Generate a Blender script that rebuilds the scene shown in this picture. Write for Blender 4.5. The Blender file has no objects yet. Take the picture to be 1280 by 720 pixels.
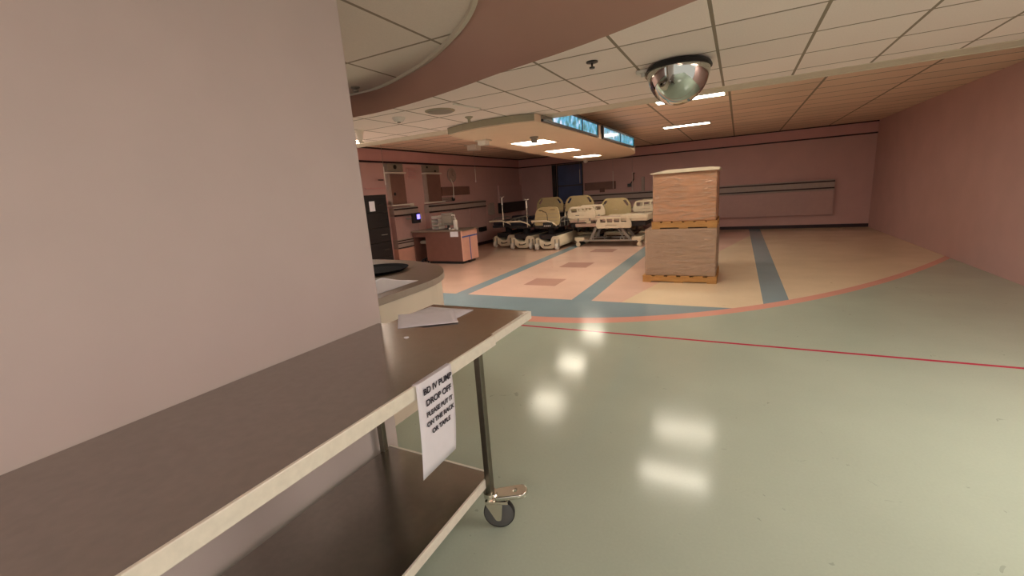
import bpy, bmesh, math, random
from mathutils import Vector, Matrix
random.seed(4)
C = bpy.context.scene.collection
PI = math.pi
V = Vector

# ------------------------------------------------------------------ camera
FPX = 540.0
PIT, ROL, YAW = math.radians(12.3), math.radians(-4.0), math.radians(27.9)
CAM = V((0, 0, 1.65))
_F = V((-math.sin(YAW)*math.cos(PIT), math.cos(YAW)*math.cos(PIT), -math.sin(PIT)))
_R = V((math.cos(YAW), math.sin(YAW), 0)); _U = _R.cross(_F)
RX = _R*math.cos(ROL) + _U*math.sin(ROL)
UX = -_R*math.sin(ROL) + _U*math.cos(ROL)
cd = bpy.data.cameras.new('camera'); cam = bpy.data.objects.new('camera', cd); C.objects.link(cam)
cd.sensor_width = 36; cd.lens = 36*FPX/1280; cd.clip_start = .05
cam.matrix_world = Matrix(((RX.x, UX.x, -_F.x, CAM.x), (RX.y, UX.y, -_F.y, CAM.y), (RX.z, UX.z, -_F.z, CAM.z), (0, 0, 0, 1)))
bpy.context.scene.camera = cam
def _ray(x, y): return _F + RX*((x-640)/FPX) - UX*((y-360)/FPX)
def onz(x, y, z): d = _ray(x, y); return CAM + d*((z-CAM.z)/d.z)
def onx(x, y, X): d = _ray(x, y); return CAM + d*((X-CAM.x)/d.x)
def ony(x, y, Y): d = _ray(x, y); return CAM + d*((Y-CAM.y)/d.y)

# ------------------------------------------------------------------ materials
def srgb(r, g, b):
    f = lambda c: ((c/255)/12.92 if c/255 <= .04045 else ((c/255+.055)/1.055)**2.4)
    return (f(r), f(g), f(b), 1)
MATS = {}
def mat(name, col, rough=.6, metal=0.0, noise=.06, nscale=12, spec=.5, emit=None, es=0, coat=0, alpha=1, bump=0):
    if name in MATS: return MATS[name]
    m = bpy.data.materials.new(name); m.use_nodes = True; MATS[name] = m
    nt = m.node_tree; b = nt.nodes['Principled BSDF']
    b.inputs['Roughness'].default_value = rough; b.inputs['Metallic'].default_value = metal
    b.inputs['Specular IOR Level'].default_value = spec
    b.inputs['Coat Weight'].default_value = coat
    b.inputs['Alpha'].default_value = alpha
    if noise > 0:
        tc = nt.nodes.new('ShaderNodeTexCoord'); n = nt.nodes.new('ShaderNodeTexNoise')
        n.inputs['Scale'].default_value = nscale; n.inputs['Detail'].default_value = 4
        nt.links.new(tc.outputs['Object'], n.inputs['Vector'])
        r = nt.nodes.new('ShaderNodeMapRange'); r.inputs[1].default_value = .3; r.inputs[2].default_value = .7
        r.inputs[3].default_value = 1-noise; r.inputs[4].default_value = 1+noise
        nt.links.new(n.outputs['Fac'], r.inputs[0])
        mx = nt.nodes.new('ShaderNodeVectorMath'); mx.operation = 'SCALE'
        mx.inputs[0].default_value = col[:3]
        nt.links.new(r.outputs[0], mx.inputs['Scale']); nt.links.new(mx.outputs[0], b.inputs['Base Color'])
        if bump:
            bp = nt.nodes.new('ShaderNodeBump'); bp.inputs['Strength'].default_value = bump; bp.inputs['Distance'].default_value = .01
            nt.links.new(n.outputs['Fac'], bp.inputs['Height']); nt.links.new(bp.outputs[0], b.inputs['Normal'])
    else: b.inputs['Base Color'].default_value = col
    if emit: b.inputs['Emission Color'].default_value = emit; b.inputs['Emission Strength'].default_value = es
    return m

class NX:      # tiny node-expression helper
    def __init__(s, nt): s.nt = nt
    def m(s, op, a, b=None, c=None):
        n = s.nt.nodes.new('ShaderNodeMath'); n.operation = op
        for i, v in enumerate((a, b, c)):
            if v is None: continue
            if isinstance(v, (int, float)): n.inputs[i].default_value = v
            else: s.nt.links.new(v, n.inputs[i])
        return n.outputs[0]
    def between(s, v, a, b): return s.m('MULTIPLY', s.m('GREATER_THAN', v, a), s.m('LESS_THAN', v, b))
    def mix(s, fac, a, b):
        n = s.nt.nodes.new('ShaderNodeMix'); n.data_type = 'RGBA'
        for k, v in ((0, fac), (6, a), (7, b)):
            if isinstance(v, (int, float, tuple)): n.inputs[k].default_value = v
            else: s.nt.links.new(v, n.inputs[k])
        return n.outputs[2]
def posxyz(nt):
    g = nt.nodes.new('ShaderNodeNewGeometry'); sp = nt.nodes.new('ShaderNodeSeparateXYZ')
    nt.links.new(g.outputs['Position'], sp.inputs[0]); return g.outputs['Position'], sp.outputs

def floor_material():
    m = bpy.data.materials.new('patterned_vinyl_floor'); m.use_nodes = True; nt = m.node_tree; b = nt.nodes['Principled BSDF']
    P, (x, y, z) = posxyz(nt); e = NX(nt)
    green = srgb(176, 188, 172); blue = srgb(142, 164, 172); peach = srgb(234, 198, 180); tan = srgb(218, 184, 164)
    cream = srgb(236, 216, 184); brown = srgb(196, 154, 142); orange = srgb(226, 166, 150); red = srgb(184, 56, 80)
    # far zone: peach lanes between blue stripes
    col = e.mix(e.m('LESS_THAN', x, -4.3), peach, tan)
    col = e.mix(e.m('GREATER_THAN', e.m('SUBTRACT', x, e.m('MULTIPLY', e.m('SUBTRACT', y, 6.1), .22)), -1.45), col, cream)
    sq = e.between(x, -3.45, -2.83)
    for a, c in ((6.97, 7.58), (8.78, 9.42), (11.0, 11.6)):
        col = e.mix(e.m('MULTIPLY', sq, e.between(y, a, c)), col, brown)
    col = e.mix(e.between(x, -4.36, -4.10), col, blue)
    col = e.mix(e.between(x, -2.21, -1.90), col, blue)
    col = e.mix(e.between(x, .35, .66), col, blue)
    # blue cross band, then curved orange band, then green
    col = e.mix(e.m('LESS_THAN', y, 6.1), col, blue)
    q = e.m('MULTIPLY', e.m('POWER', e.m('MAXIMUM', e.m('ADD', x, 2.5), 0.0), 2.0), .155)
    yb = e.m('SUBTRACT', y, q)
    col = e.mix(e.m('LESS_THAN', yb, 5.14), col, orange)
    col = e.mix(e.m('LESS_THAN', yb, 4.90), col, green)
    col = e.mix(e.between(y, 4.70, 4.745), col, red)
    n = nt.nodes.new('ShaderNodeTexNoise'); n.inputs['Scale'].default_value = 1.3; n.inputs['Detail'].default_value = 8
    nt.links.new(P, n.inputs['Vector'])
    n2 = nt.nodes.new('ShaderNodeTexNoise'); n2.inputs['Scale'].default_value = 70; nt.links.new(P, n2.inputs['Vector'])
    f = e.m('ADD', e.m('MULTIPLY', n.outputs['Fac'], .22), e.m('MULTIPLY', n2.outputs['Fac'], .10)); f = e.m('ADD', f, .84)
    # scuffs
    n3 = nt.nodes.new('ShaderNodeTexNoise'); n3.inputs['Scale'].default_value = 5; n3.inputs['Distortion'].default_value = 2.5; n3.inputs['Detail'].default_value = 6
    nt.links.new(P, n3.inputs['Vector'])
    sc = e.m('SUBTRACT', 1.0, e.m('MULTIPLY', e.m('GREATER_THAN', n3.outputs['Fac'], .71), .22))
    f = e.m('MULTIPLY', f, sc)
    s = nt.nodes.new('ShaderNodeVectorMath'); s.operation = 'SCALE'; nt.links.new(col, s.inputs[0]); nt.links.new(f, s.inputs['Scale'])
    nt.links.new(s.outputs[0], b.inputs['Base Color'])
    r = e.m('ADD', e.m('MULTIPLY', n.outputs['Fac'], .12), .09); nt.links.new(r, b.inputs['Roughness']); b.inputs['Specular IOR Level'].default_value = .34
    return m
def ceiling_material(name, ox, oy, sx, sy, col, w=.014, var=.10):
    m = bpy.data.materials.new(name); m.use_nodes = True; nt = m.node_tree; b = nt.nodes['Principled BSDF']
    P, (x, y, z) = posxyz(nt); e = NX(nt)
    fx = e.m('DIVIDE', e.m('SUBTRACT', x, ox), sx); fy = e.m('DIVIDE', e.m('SUBTRACT', y, oy), sy)
    gx = e.m('LESS_THAN', e.m('PINGPONG', fx, .5), w/sx/1.0); gy = e.m('LESS_THAN', e.m('PINGPONG', fy, .5), w/sy/1.0)
    cell = nt.nodes.new('ShaderNodeCombineXYZ'); nt.links.new(e.m('FLOOR', fx), cell.inputs[0]); nt.links.new(e.m('FLOOR', fy), cell.inputs[1])
    wn = nt.nodes.new('ShaderNodeTexWhiteNoise'); nt.links.new(cell.outputs[0], wn.inputs['Vector'])
    n2 = nt.nodes.new('ShaderNodeTexNoise'); n2.inputs['Scale'].default_value = 90; nt.links.new(P, n2.inputs['Vector'])
    f = e.m('ADD', e.m('MULTIPLY', wn.outputs['Value'], var), 1-var/2)
    f = e.m('MULTIPLY', f, e.m('ADD', e.m('MULTIPLY', n2.outputs['Fac'], .15), .925))
    s = nt.nodes.new('ShaderNodeVectorMath'); s.operation = 'SCALE'; s.inputs[0].default_value = col[:3]; nt.links.new(f, s.inputs['Scale'])
    c = e.mix(e.m('MAXIMUM', gx, gy), s.outputs[0], srgb(146, 132, 116))
    nt.links.new(c, b.inputs['Base Color']); b.inputs['Roughness'].default_value = .85; b.inputs['Specular IOR Level'].default_value = .2
    return m
def screen_material():
    m = bpy.data.materials.new('cyan_screen_picture'); m.use_nodes = True; nt = m.node_tree; b = nt.nodes['Principled BSDF']
    P, (x, y, z) = posxyz(nt); e = NX(nt)
    n = nt.nodes.new('ShaderNodeTexNoise'); n.inputs['Scale'].default_value = 9; n.inputs['Detail'].default_value = 3; nt.links.new(P, n.inputs['Vector'])
    cr = nt.nodes.new('ShaderNodeValToRGB'); el = cr.color_ramp.elements
    el[0].position = .30; el[0].color = srgb(30, 66, 74); el[1].position = .74; el[1].color = srgb(200, 216, 236)
    a = el.new(.45); a.color = srgb(66, 132, 140); a = el.new(.57); a.color = srgb(84, 160, 196)
    nt.links.new(n.outputs['Fac'], cr.inputs[0])
    v = nt.nodes.new('ShaderNodeTexVoronoi'); v.inputs['Scale'].default_value = 5; nt.links.new(P, v.inputs['Vector'])
    c = e.mix(e.m('LESS_THAN', v.outputs['Distance'], .2), cr.outputs[0], srgb(206, 206, 226))
    nt.links.new(c, b.inputs['Emission Color']); b.inputs['Emission Strength'].default_value = .33
    b.inputs['Base Color'].default_value = (.02, .03, .04, 1); b.inputs['Roughness'].default_value = .15
    return m
def wood_material(name, c1, c2):
    m = bpy.data.materials.new(name); m.use_nodes = True; nt = m.node_tree; b = nt.nodes['Principled BSDF']; e = NX(nt)
    tc = nt.nodes.new('ShaderNodeTexCoord'); mp = nt.nodes.new('ShaderNodeMapping'); mp.inputs['Scale'].default_value = (3, 18, 18)
    nt.links.new(tc.outputs['Object'], mp.inputs[0]); n = nt.nodes.new('ShaderNodeTexNoise'); n.inputs['Scale'].default_value = 2; n.inputs['Detail'].default_value = 5
    nt.links.new(mp.outputs[0], n.inputs['Vector']); nt.links.new(e.mix(n.outputs['Fac'], c1, c2), b.inputs['Base Color']); b.inputs['Roughness'].default_value = .7
    return m

M = dict(
    pillar=mat('off_white_wall_paint', srgb(204, 192, 188), .55, noise=.02, nscale=4),
    pink=mat('dusty_pink_wall_paint', srgb(206, 168, 164), .6, noise=.04, nscale=2),
    pinkband=mat('deeper_pink_border_paint', srgb(210, 160, 158), .6, noise=.04, nscale=2),
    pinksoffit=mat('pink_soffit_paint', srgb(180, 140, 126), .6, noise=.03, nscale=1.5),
    stripe=mat('maroon_black_trim', srgb(44, 20, 26), .5, noise=.05),
    cream=mat('cream_laminate', srgb(234, 222, 204), .45, noise=.03, nscale=3),
    top=mat('taupe_laminate', srgb(126, 112, 98), .3, noise=.08, nscale=40),
    topedge=mat('taupe_edge', srgb(168, 156, 144), .4, noise=.05),
    steel=mat('brushed_steel', srgb(164, 158, 152), .22, 1.0, noise=.05, nscale=30),
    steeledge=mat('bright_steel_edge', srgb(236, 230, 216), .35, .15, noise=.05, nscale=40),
    steelleg=mat('dull_steel_leg', srgb(120, 116, 104), .35, .9, noise=.05, nscale=40),
    chrome=mat('chrome', srgb(225, 222, 212), .12, 1.0, noise=0),
    rubber=mat('grey_rubber', srgb(88, 88, 88), .5, noise=.05),
    blackrub=mat('black_rubber', srgb(24, 24, 24), .6, noise=.05),
    paper=mat('white_paper', srgb(226, 224, 232), .8, noise=.02, nscale=20),
    ink=mat('black_ink', srgb(50, 46, 58), .8, noise=0),
    black=mat('black_enamel', srgb(30, 27, 28), .4, noise=.05),
    blackp=mat('black_plastic', srgb(22, 21, 24), .4, noise=.05),
    grey=mat('grey_enamel', srgb(142, 134, 122), .5, noise=.05),
    greyrail=mat('grey_rail', srgb(172, 156, 148), .45, noise=.05),
    brownp=mat('brown_panel', srgb(128, 94, 84), .5, noise=.10, nscale=5),
    cabpink=mat('mauve_pink_laminate', srgb(190, 156, 152), .45, noise=.03),
    desk=mat('reddish_brown_laminate', srgb(116, 78, 68), .45, noise=.06, nscale=6),
    deskend=mat('peach_laminate', srgb(222, 170, 152), .5, noise=.04, nscale=6),
    bluetape=mat('blue_tape', srgb(70, 96, 170), .6, noise=.03),
    white=mat('white_plastic', srgb(220, 214, 204), .4, noise=.03),
    bedwhite=mat('bed_cream_plastic', srgb(222, 208, 182), .4, noise=.03),
    bedpink=mat('bed_pinkish_panel', srgb(200, 172, 156), .5, noise=.04),
    bedtan=mat('bed_tan_board', srgb(186, 166, 122), .45, noise=.04),
    bedgrey=mat('bed_grey_frame', srgb(150, 144, 136), .4, .3, noise=.04),
    dark=mat('dark_underside', srgb(34, 28, 30), .7, noise=.05),
    navy=mat('navy_vinyl', srgb(28, 30, 44), .4, noise=.05),
    clockface=mat('clock_face', srgb(168, 150, 140), .5, noise=.03),
    diff=mat('lit_diffuser', srgb(255, 240, 210), .5, noise=0, emit=(1, .90, .72, 1), es=4.0),
    strip=mat('lit_strip_diffuser', srgb(255, 244, 225), .5, noise=0, emit=(1, .90, .74, 1), es=6),
    bluescr=mat('violet_lit_screen', srgb(20, 20, 60), .3, noise=0, emit=srgb(96, 84, 220), es=1.6),
    blueglass=mat('blue_dark_glass', srgb(70, 88, 132), .12, noise=.25, nscale=1.5),
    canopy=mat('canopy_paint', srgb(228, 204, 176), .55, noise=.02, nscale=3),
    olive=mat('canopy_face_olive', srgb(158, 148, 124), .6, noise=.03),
    tilew=mat('ceiling_trim_white', srgb(206, 196, 178), .6, noise=.03),
    card=mat('brown_cardboard', srgb(196, 142, 104), .7, noise=.08, nscale=5),
    card2=mat('grey_brown_cardboard', srgb(172, 146, 124), .65, noise=.06, nscale=5),
    matteblack=mat('matte_black', srgb(20, 18, 20), .95, noise=.03, spec=.05),
    strap=mat('clear_strap', srgb(190, 170, 150), .3, noise=.03),
    mirror=mat('mirror_dome_acrylic', srgb(190, 196, 190), .06, 1.0, noise=0),
)
M['pallet'] = wood_material('pallet_wood', srgb(206, 158, 96), srgb(168, 120, 66))
M['floor'] = floor_material()
M['screen'] = screen_material()
def wrap_material():
    m = bpy.data.materials.new('stretch_wrap'); m.use_nodes = True; nt = m.node_tree; b = nt.nodes['Principled BSDF']
    tc = nt.nodes.new('ShaderNodeTexCoord'); mp = nt.nodes.new('ShaderNodeMapping'); mp.inputs['Scale'].default_value = (.8, .8, 4.5); mp.inputs['Rotation'].default_value = (.12, .15, 0)
    nt.links.new(tc.outputs['Object'], mp.inputs[0]); n = nt.nodes.new('ShaderNodeTexNoise'); n.inputs['Scale'].default_value = 2.6; n.inputs['Detail'].default_value = 3; n.inputs['Distortion'].default_value = 1.6
    nt.links.new(mp.outputs[0], n.inputs['Vector'])
    r = nt.nodes.new('ShaderNodeMapRange'); r.inputs[1].default_value = .24; r.inputs[2].default_value = .75; r.inputs[3].default_value = .05; r.inputs[4].default_value = .55
    nt.links.new(n.outputs['Fac'], r.inputs[0]); nt.links.new(r.outputs[0], b.inputs['Alpha'])
    bp = nt.nodes.new('ShaderNodeBump'); bp.inputs['Strength'].default_value = 1; bp.inputs['Distance'].default_value = .08
    nt.links.new(n.outputs['Fac'], bp.inputs['Height']); nt.links.new(bp.outputs[0], b.inputs['Normal'])
    b.inputs['Base Color'].default_value = srgb(214, 184, 160); b.inputs['Roughness'].default_value = .18
    return m
M['wrap'] = wrap_material()
TILE = srgb(236, 222, 214)
M['ceil_low'] = ceiling_material('acoustic_tiles_low', -1.40, 3.93, .61, .61, TILE, .011)
M['ceil_high'] = ceiling_material('acoustic_tiles_high', -2.33, 3.27, .98, 1.22, srgb(222, 210, 198), .014, .08)
M['ceil_far'] = ceiling_material('acoustic_tiles_far', -1.40, 5.8, 1.22, .61, srgb(226, 200, 180), .018, .12)

# ------------------------------------------------------------------ mesh helpers
def link(o): C.objects.link(o); return o
def obj(name, bm, m, parent=None, world=False, smooth=False, bevel=0):
    if world and parent is not None:
        bm.transform(wm(parent).inverted())
    bmesh.ops.recalc_face_normals(bm, faces=bm.faces)
    me = bpy.data.meshes.new(name); bm.to_mesh(me); bm.free()
    ms = m if isinstance(m, (list, tuple)) else [m]
    for k in ms: me.materials.append(k)
    if smooth:
        for p in me.polygons: p.use_smooth = True
        try: me.set_sharp_from_angle(angle=math.radians(38))
        except Exception: pass
    o = link(bpy.data.objects.new(name, me))
    if parent is not None: o.parent = parent
    if bevel:
        bv = o.modifiers.new('bevel', 'BEVEL'); bv.width = bevel; bv.segments = 2; bv.limit_method = 'ANGLE'
    return o
def wm(o):
    m = Matrix.LocRotScale(o.location, o.rotation_euler, o.scale)
    return wm(o.parent) @ m if o.parent else m
def thing(name, label, cat, loc=(0, 0, 0), rotz=0, group=None):
    o = link(bpy.data.objects.new(name, None)); o.empty_display_size = .1
    o.location = loc; o.rotation_euler = (0, 0, rotz); tag(o, label, cat, group); return o
def tag(o, label, cat, group=None, kind=None):
    o['label'] = label; o['category'] = cat
    if group: o['group'] = group
    if kind: o['kind'] = kind
    return o
def struct(name, bm, m, **k):
    o = obj(name, bm, m, **k); o['kind'] = 'structure'; return o
def BM(): return bmesh.new()
def bx(bm, x0, x1, y0, y1, z0, z1, mi=0, mtx=None):
    vs = [bm.verts.new((x, y, z)) for x in (x0, x1) for y in (y0, y1) for z in (z0, z1)]
    if mtx is not None:
        for v in vs: v.co = mtx @ v.co
    for f in ((0, 1, 3, 2), (4, 6, 7, 5), (0, 4, 5, 1), (2, 3, 7, 6), (0, 2, 6, 4), (1, 5, 7, 3)):
        fc = bm.faces.new([vs[i] for i in f]); fc.material_index = mi
    return bm
def box(*a): return bx(BM(), *a)
def tube(bm, pts, r, seg=8, r2=None):
    pts = [V(p) for p in pts]; rings = []
    n = len(pts)
    for i, p in enumerate(pts):
        d = (pts[min(i+1, n-1)] - pts[max(i-1, 0)]).normalized()
        a = d.orthogonal() if abs(d.z) > .9 or abs(d.z) < 1e-6 else d.cross(V((0, 0, 1)))
        a = d.cross(V((0, 0, 1))) if abs(d.z) < .95 else d.cross(V((0, 1, 0)))
        a.normalize(); b = d.cross(a); rr = r if r2 is None else r + (r2-r)*i/(n-1)
        rings.append([bm.verts.new(p + (a*math.cos(t*2*PI/seg) + b*math.sin(t*2*PI/seg))*rr) for t in range(seg)])
    for i in range(n-1):
        for k in range(seg):
            bm.faces.new((rings[i][k], rings[i][(k+1) % seg], rings[i+1][(k+1) % seg], rings[i+1][k]))
    bm.faces.new(rings[0][::-1]); bm.faces.new(rings[-1]); return bm
def rectbar(bm, p, q, w, h):      # rectangular bar between two points
    p, q = V(p), V(q); d = (q-p).normalized()
    a = d.cross(V((0, 0, 1))) if abs(d.z) < .95 else V((1, 0, 0)); a.normalize(); b = d.cross(a)
    r = [[bm.verts.new(c + a*sx*w/2 + b*sy*h/2) for sx, sy in ((-1, -1), (1, -1), (1, 1), (-1, 1))] for c in (p, q)]
    for k in range(4): bm.faces.new((r[0][k], r[0][(k+1) % 4], r[1][(k+1) % 4], r[1][k]))
    bm.faces.new(r[0][::-1]); bm.faces.new(r[1]); return bm
def lathe(bm, prof, seg=24, mtx=None):
    rings = []
    for r, z in prof:
        if r < 1e-5: rings.append([bm.verts.new((0, 0, z))])
        else: rings.append([bm.verts.new((r*math.cos(t*2*PI/seg), r*math.sin(t*2*PI/seg), z)) for t in range(seg)])
    for a, b in zip(rings, rings[1:]):
        for k in range(seg):
            k2 = (k+1) % seg
            if len(a) == 1 and len(b) == 1: continue
            if len(a) == 1: bm.faces.new((a[0], b[k], b[k2]))
            elif len(b) == 1: bm.faces.new((a[k], a[k2], b[0]))
            else: bm.faces.new((a[k], a[k2], b[k2], b[k]))
    if mtx is not None: bmesh.ops.transform(bm, matrix=mtx, verts=[v for ring in rings for v in ring])
    return bm
def prism(bm, pts, z0, z1, mi_side=0):     # vertical prism of an outline
    a = [bm.verts.new((p[0], p[1], z0)) for p in pts]; b = [bm.verts.new((p[0], p[1], z1)) for p in pts]
    bm.faces.new(a[::-1]); bm.faces.new(b); n = len(pts)
    for k in range(n):
        f = bm.faces.new((a[k], a[(k+1) % n], b[(k+1) % n], b[k])); f.material_index = mi_side
    return bm
def rounded(pts, r, seg=5):
    out = []; n = len(pts)
    for i in range(n):
        p = V(pts[i]).to_2d() if len(pts[i]) > 2 else V(pts[i]); a = V(pts[i-1]); b = V(pts[(i+1) % n])
        rr = r[i] if isinstance(r, (list, tuple)) else r
        da = (a-p); db = (b-p); rr = min(rr, da.length*.48, db.length*.48)
        s = p + da.normalized()*rr; e = p + db.normalized()*rr
        for k in range(seg+1):
            t = k/seg; out.append(((1-t)**2*s + 2*t*(1-t)*p + t*t*e)[:])
    return out
def plate(outline, holes, th, mtx, bev=.0):
    """flat board with holes, built in local XY, thickness along Z, then placed with mtx"""
    cu = bpy.data.curves.new('tmp', 'CURVE'); cu.dimensions = '2D'; cu.fill_mode = 'BOTH'; cu.extrude = th/2-bev; cu.bevel_depth = bev; cu.bevel_resolution = 1
    for pl in [outline] + holes:
        sp = cu.splines.new('POLY'); sp.points.add(len(pl)-1); sp.use_cyclic_u = True
        for q, p in zip(sp.points, pl): q.co = (p[0], p[1], 0, 1)
    o = bpy.data.objects.new('tmp', cu); C.objects.link(o)
    dg = bpy.context.evaluated_depsgraph_get(); me = o.evaluated_get(dg).to_mesh()
    bm = BM(); bm.from_mesh(me); o.evaluated_get(dg).to_mesh_clear()
    bpy.data.objects.remove(o); bpy.data.curves.remove(cu)
    bmesh.ops.remove_doubles(bm, verts=bm.verts, dist=1e-5)
    bm.transform(mtx); return bm
def text_bm(s, size, mtx):
    cu = bpy.data.curves.new('tmp', 'FONT'); cu.body = s; cu.size = size; cu.extrude = .0004; cu.align_x = 'CENTER'; cu.offset = .0009
    o = bpy.data.objects.new('tmp', cu); C.objects.link(o)
    dg = bpy.context.evaluated_depsgraph_get(); me = o.evaluated_get(dg).to_mesh()
    bm = BM(); bm.from_mesh(me); o.evaluated_get(dg).to_mesh_clear()
    bpy.data.objects.remove(o); bpy.data.curves.remove(cu); bm.transform(mtx); return bm
def joinbm(bms):
    out = BM()
    for b in bms:
        me = bpy.data.meshes.new('t'); b.to_mesh(me); b.free(); out.from_mesh(me); bpy.data.meshes.remove(me)
    return out
def copy_tree(o, parent=None):
    c = o.copy(); C.objects.link(c)
    if parent is not None: c.parent = parent
    for ch in list(o.children): copy_tree(ch, c)
    return c
MXZ = lambda o: Matrix(((1, 0, 0, o[0]), (0, 0, -1, o[1]), (0, 1, 0, o[2]), (0, 0, 0, 1)))     # local XY -> world XZ, normal -Y
MYZ = lambda o: Matrix(((0, 0, 1, o[0]), (1, 0, 0, o[1]), (0, 1, 0, o[2]), (0, 0, 0, 1)))      # local XY -> world YZ, normal +X

# ------------------------------------------------------------------ room shell
W = -7.8; YB = 16.0; XR = 3.4; YF = -3.5; HH = 2.95; HL = 2.60; YE = 5.70
struct('floor', box(W-.2, XR+.2, YF-.2, YB+.2, -.1, 0), M['floor'])
struct('wall_left', box(W-.2, W, YF-.2, YB+.2, 0, HH+.25), M['pink'])
struct('wall_back', box(W, XR, YB, YB+.2, 0, HH+.25), M['pink'])
struct('wall_right', box(XR, XR+.2, 2.6, YB+.2, 0, HH+.25), M['pink'])
# near wall end (white) that the steel table stands against
struct('wall_near', box(-2.12, -1.80, YF, 1.77, 0, HH+.2), M['pillar'], bevel=.012)
ZS = 2.62
for i, (bmx, nm) in enumerate((
        (box(W, W+.012, YF, YB, ZS+.02, HH-.03), 'pinkband'), (box(W+.012, XR, YB-.012, YB, ZS+.02, HH-.03), 'pinkband'),
        (box(W, W+.03, YF, YB, ZS-.02, ZS+.02), 'stripe'), (box(W+.03, XR, YB-.03, YB, ZS-.02, ZS+.02), 'stripe'),
        (box(W, W+.04, YF, YB, HH-.035, HH), 'stripe'), (box(W+.04, XR, YB-.04, YB, HH-.035, HH), 'stripe'))):
    struct('trim_%d' % (i+1), bmx, M[nm])
struct('baseboard_left', box(W, W+.015, YF, YB, 0, .1), M['stripe'])
struct('baseboard_back', box(W+.015, XR, YB-.015, YB, 0, .1), M['stripe'])

# curved pink bulkhead between the raised island ceiling and the low tile ceiling
low = [(-7.8, 2.2), (-6.4, 2.95), (-5.2, 3.5), (-4.4, 3.72), (-3.8, 3.79), (-3.39, 3.78), (-2.65, 3.63), (-2.22, 3.5), (-1.77, 3.34), (-1.44, 3.25), (-1.18, 3.18), (-.91, 3.09), (-.68, 3.0), (-.37, 2.87), (.2, 2.62), (.9, 2.25), (1.7, 1.75), (2.5, 1.15), (3.4, .3)]
k = (HH-1.65)/(2.95-1.65)
hi = [(-5.6, 3.1), (-5.1, 3.7), (-4.7, 4.02), (-4.4, 4.12), (-4.16, 4.15), (-3.85, 4.14), (-3.45, 4.02), (-3.1, 3.87), (-2.79, 3.73), (-2.5, 3.55), (-2.29, 3.41), (-2.13, 3.29), (-1.97, 3.17), (-1.8, 3.02), (-1.62, 2.83), (-1.45, 2.58), (-1.32, 2.3), (-1.25, 1.9), (-1.2, 1.4)]
hi += [(-1.2, .6), (-1.2, -3.5)]
low += [(3.4, -1.5), (3.4, -3.5)]
def smooth_pl(p, it=1):
    for _ in range(it):
        q = [p[0]]
        for a, b in zip(p, p[1:]):
            q += [(a[0]*.75+b[0]*.25, a[1]*.75+b[1]*.25), (a[0]*.25+b[0]*.75, a[1]*.25+b[1]*.75)]
        q.append(p[-1]); p = q
    return p
lowS, hiS = smooth_pl(low, 2), smooth_pl(hi, 2)
bm = BM()
A = [bm.verts.new((x, y, HL)) for x, y in lowS]; B = [bm.verts.new((x, y, HH)) for x, y in hiS]
for i in range(len(A)-1): bm.faces.new((A[i], A[i+1], B[i+1], B[i]))
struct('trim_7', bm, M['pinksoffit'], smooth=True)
# island ceiling (raised) with trim lip
bm = BM()
B = [bm.verts.new((x, y, HH)) for x, y in hiS]; B += [bm.verts.new((W, -3.5, HH)), bm.verts.new((W, 2.0, HH))]
f = bm.faces.new(B); bmesh.ops.triangulate(bm, faces=[f])
struct('ceiling', bm, M['ceil_high'])
bm = BM(); pr = []
for i, (x, y) in enumerate(hiS):
    a = hiS[max(i-1, 0)]; b = hiS[min(i+1, len(hiS)-1)]; d = V((b[0]-a[0], b[1]-a[1], 0)).normalized(); nrm = V((-d.y, d.x, 0))
    pr.append([bm.verts.new(V((x, y, z))+nrm*o) for o, z in ((.015, HH+.002), (.015, HH-.03), (-.02, HH-.03), (-.02, HH+.002))])
for a, b in zip(pr, pr[1:]):
    for q in range(3): bm.faces.new((a[q], a[q+1], b[q+1], b[q]))
struct('trim_8', bm, M['tilew'])
# low tile ceiling strip, with riser to the far ceiling
bm = BM()
lw = [p for i, p in enumerate(lowS) if i == 0 or p[0] > lowS[i-1][0] + 1e-6]
va = [bm.verts.new((x, y, HL)) for x, y in lw]; vb = [bm.verts.new((x, YE, HL)) for x, y in lw]
for i in range(len(lw)-1): bm.faces.new((va[i], va[i+1], vb[i+1], vb[i]))
struct('ceiling_low', bm, M['ceil_low'])
struct('trim_9', box(W, XR, YE-.02, YE, HL-.012, HH+.05), M['tilew'])
struct('trim_10', box(W, XR, YE-.30, YE-.02, HL-.006, HL+.01), M['tilew'])
struct('ceiling_far', box(W, XR, YE-.02, YB, HH, HH+.1), M['ceil_far'])
struct('ceiling_cap', box(W-.2, XR+.2, YF-.2, YE, HH+.16, HH+.2), M['tilew'])

# ------------------------------------------------------------------ canopy over the ward with light panels and screens
CZ = 2.50; KS = 1.0625
pts = [(-3.42, 4.97), (-3.1, 4.84), (-2.75, 4.78), (-2.4, 4.8), (-2.12, 4.9), (-2.12, 7.5), (-2.16, 10.3), (-2.42, 12.0), (-2.75, 12.75), (-3.3, 13.25), (-3.9, 13.3), (-4.2, 12.9), (-4.15, 11.2), (-3.95, 9.0), (-3.72, 6.9)]
pts = [(a*KS, b*KS) for a, b in pts]
out = rounded(pts, [.05, .2, .2, .2, .05, 2, 1, .4, .4, .4, .3, .3, 1, 1, 1], 4)
can = thing('ceiling_canopy', 'long cream dropped canopy hanging over the ward with three lit panels underneath', 'ceiling canopy', (-3.0, 8.5, CZ))
obj('canopy_panel', prism(BM(), out, CZ, HL-.005), M['canopy'], can, world=True)
up = [(x*KS, max(y*KS, YE+.02)) for x, y in [(-3.6, 5.3), (-2.14, 5.3), (-2.14, 7.5), (-2.18, 10.3), (-2.4, 11.8), (-2.8, 12.6), (-3.3, 13.1), (-3.85, 13.1), (-4.05, 12.8), (-4.0, 11.2), (-3.85, 9)]]
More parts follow.
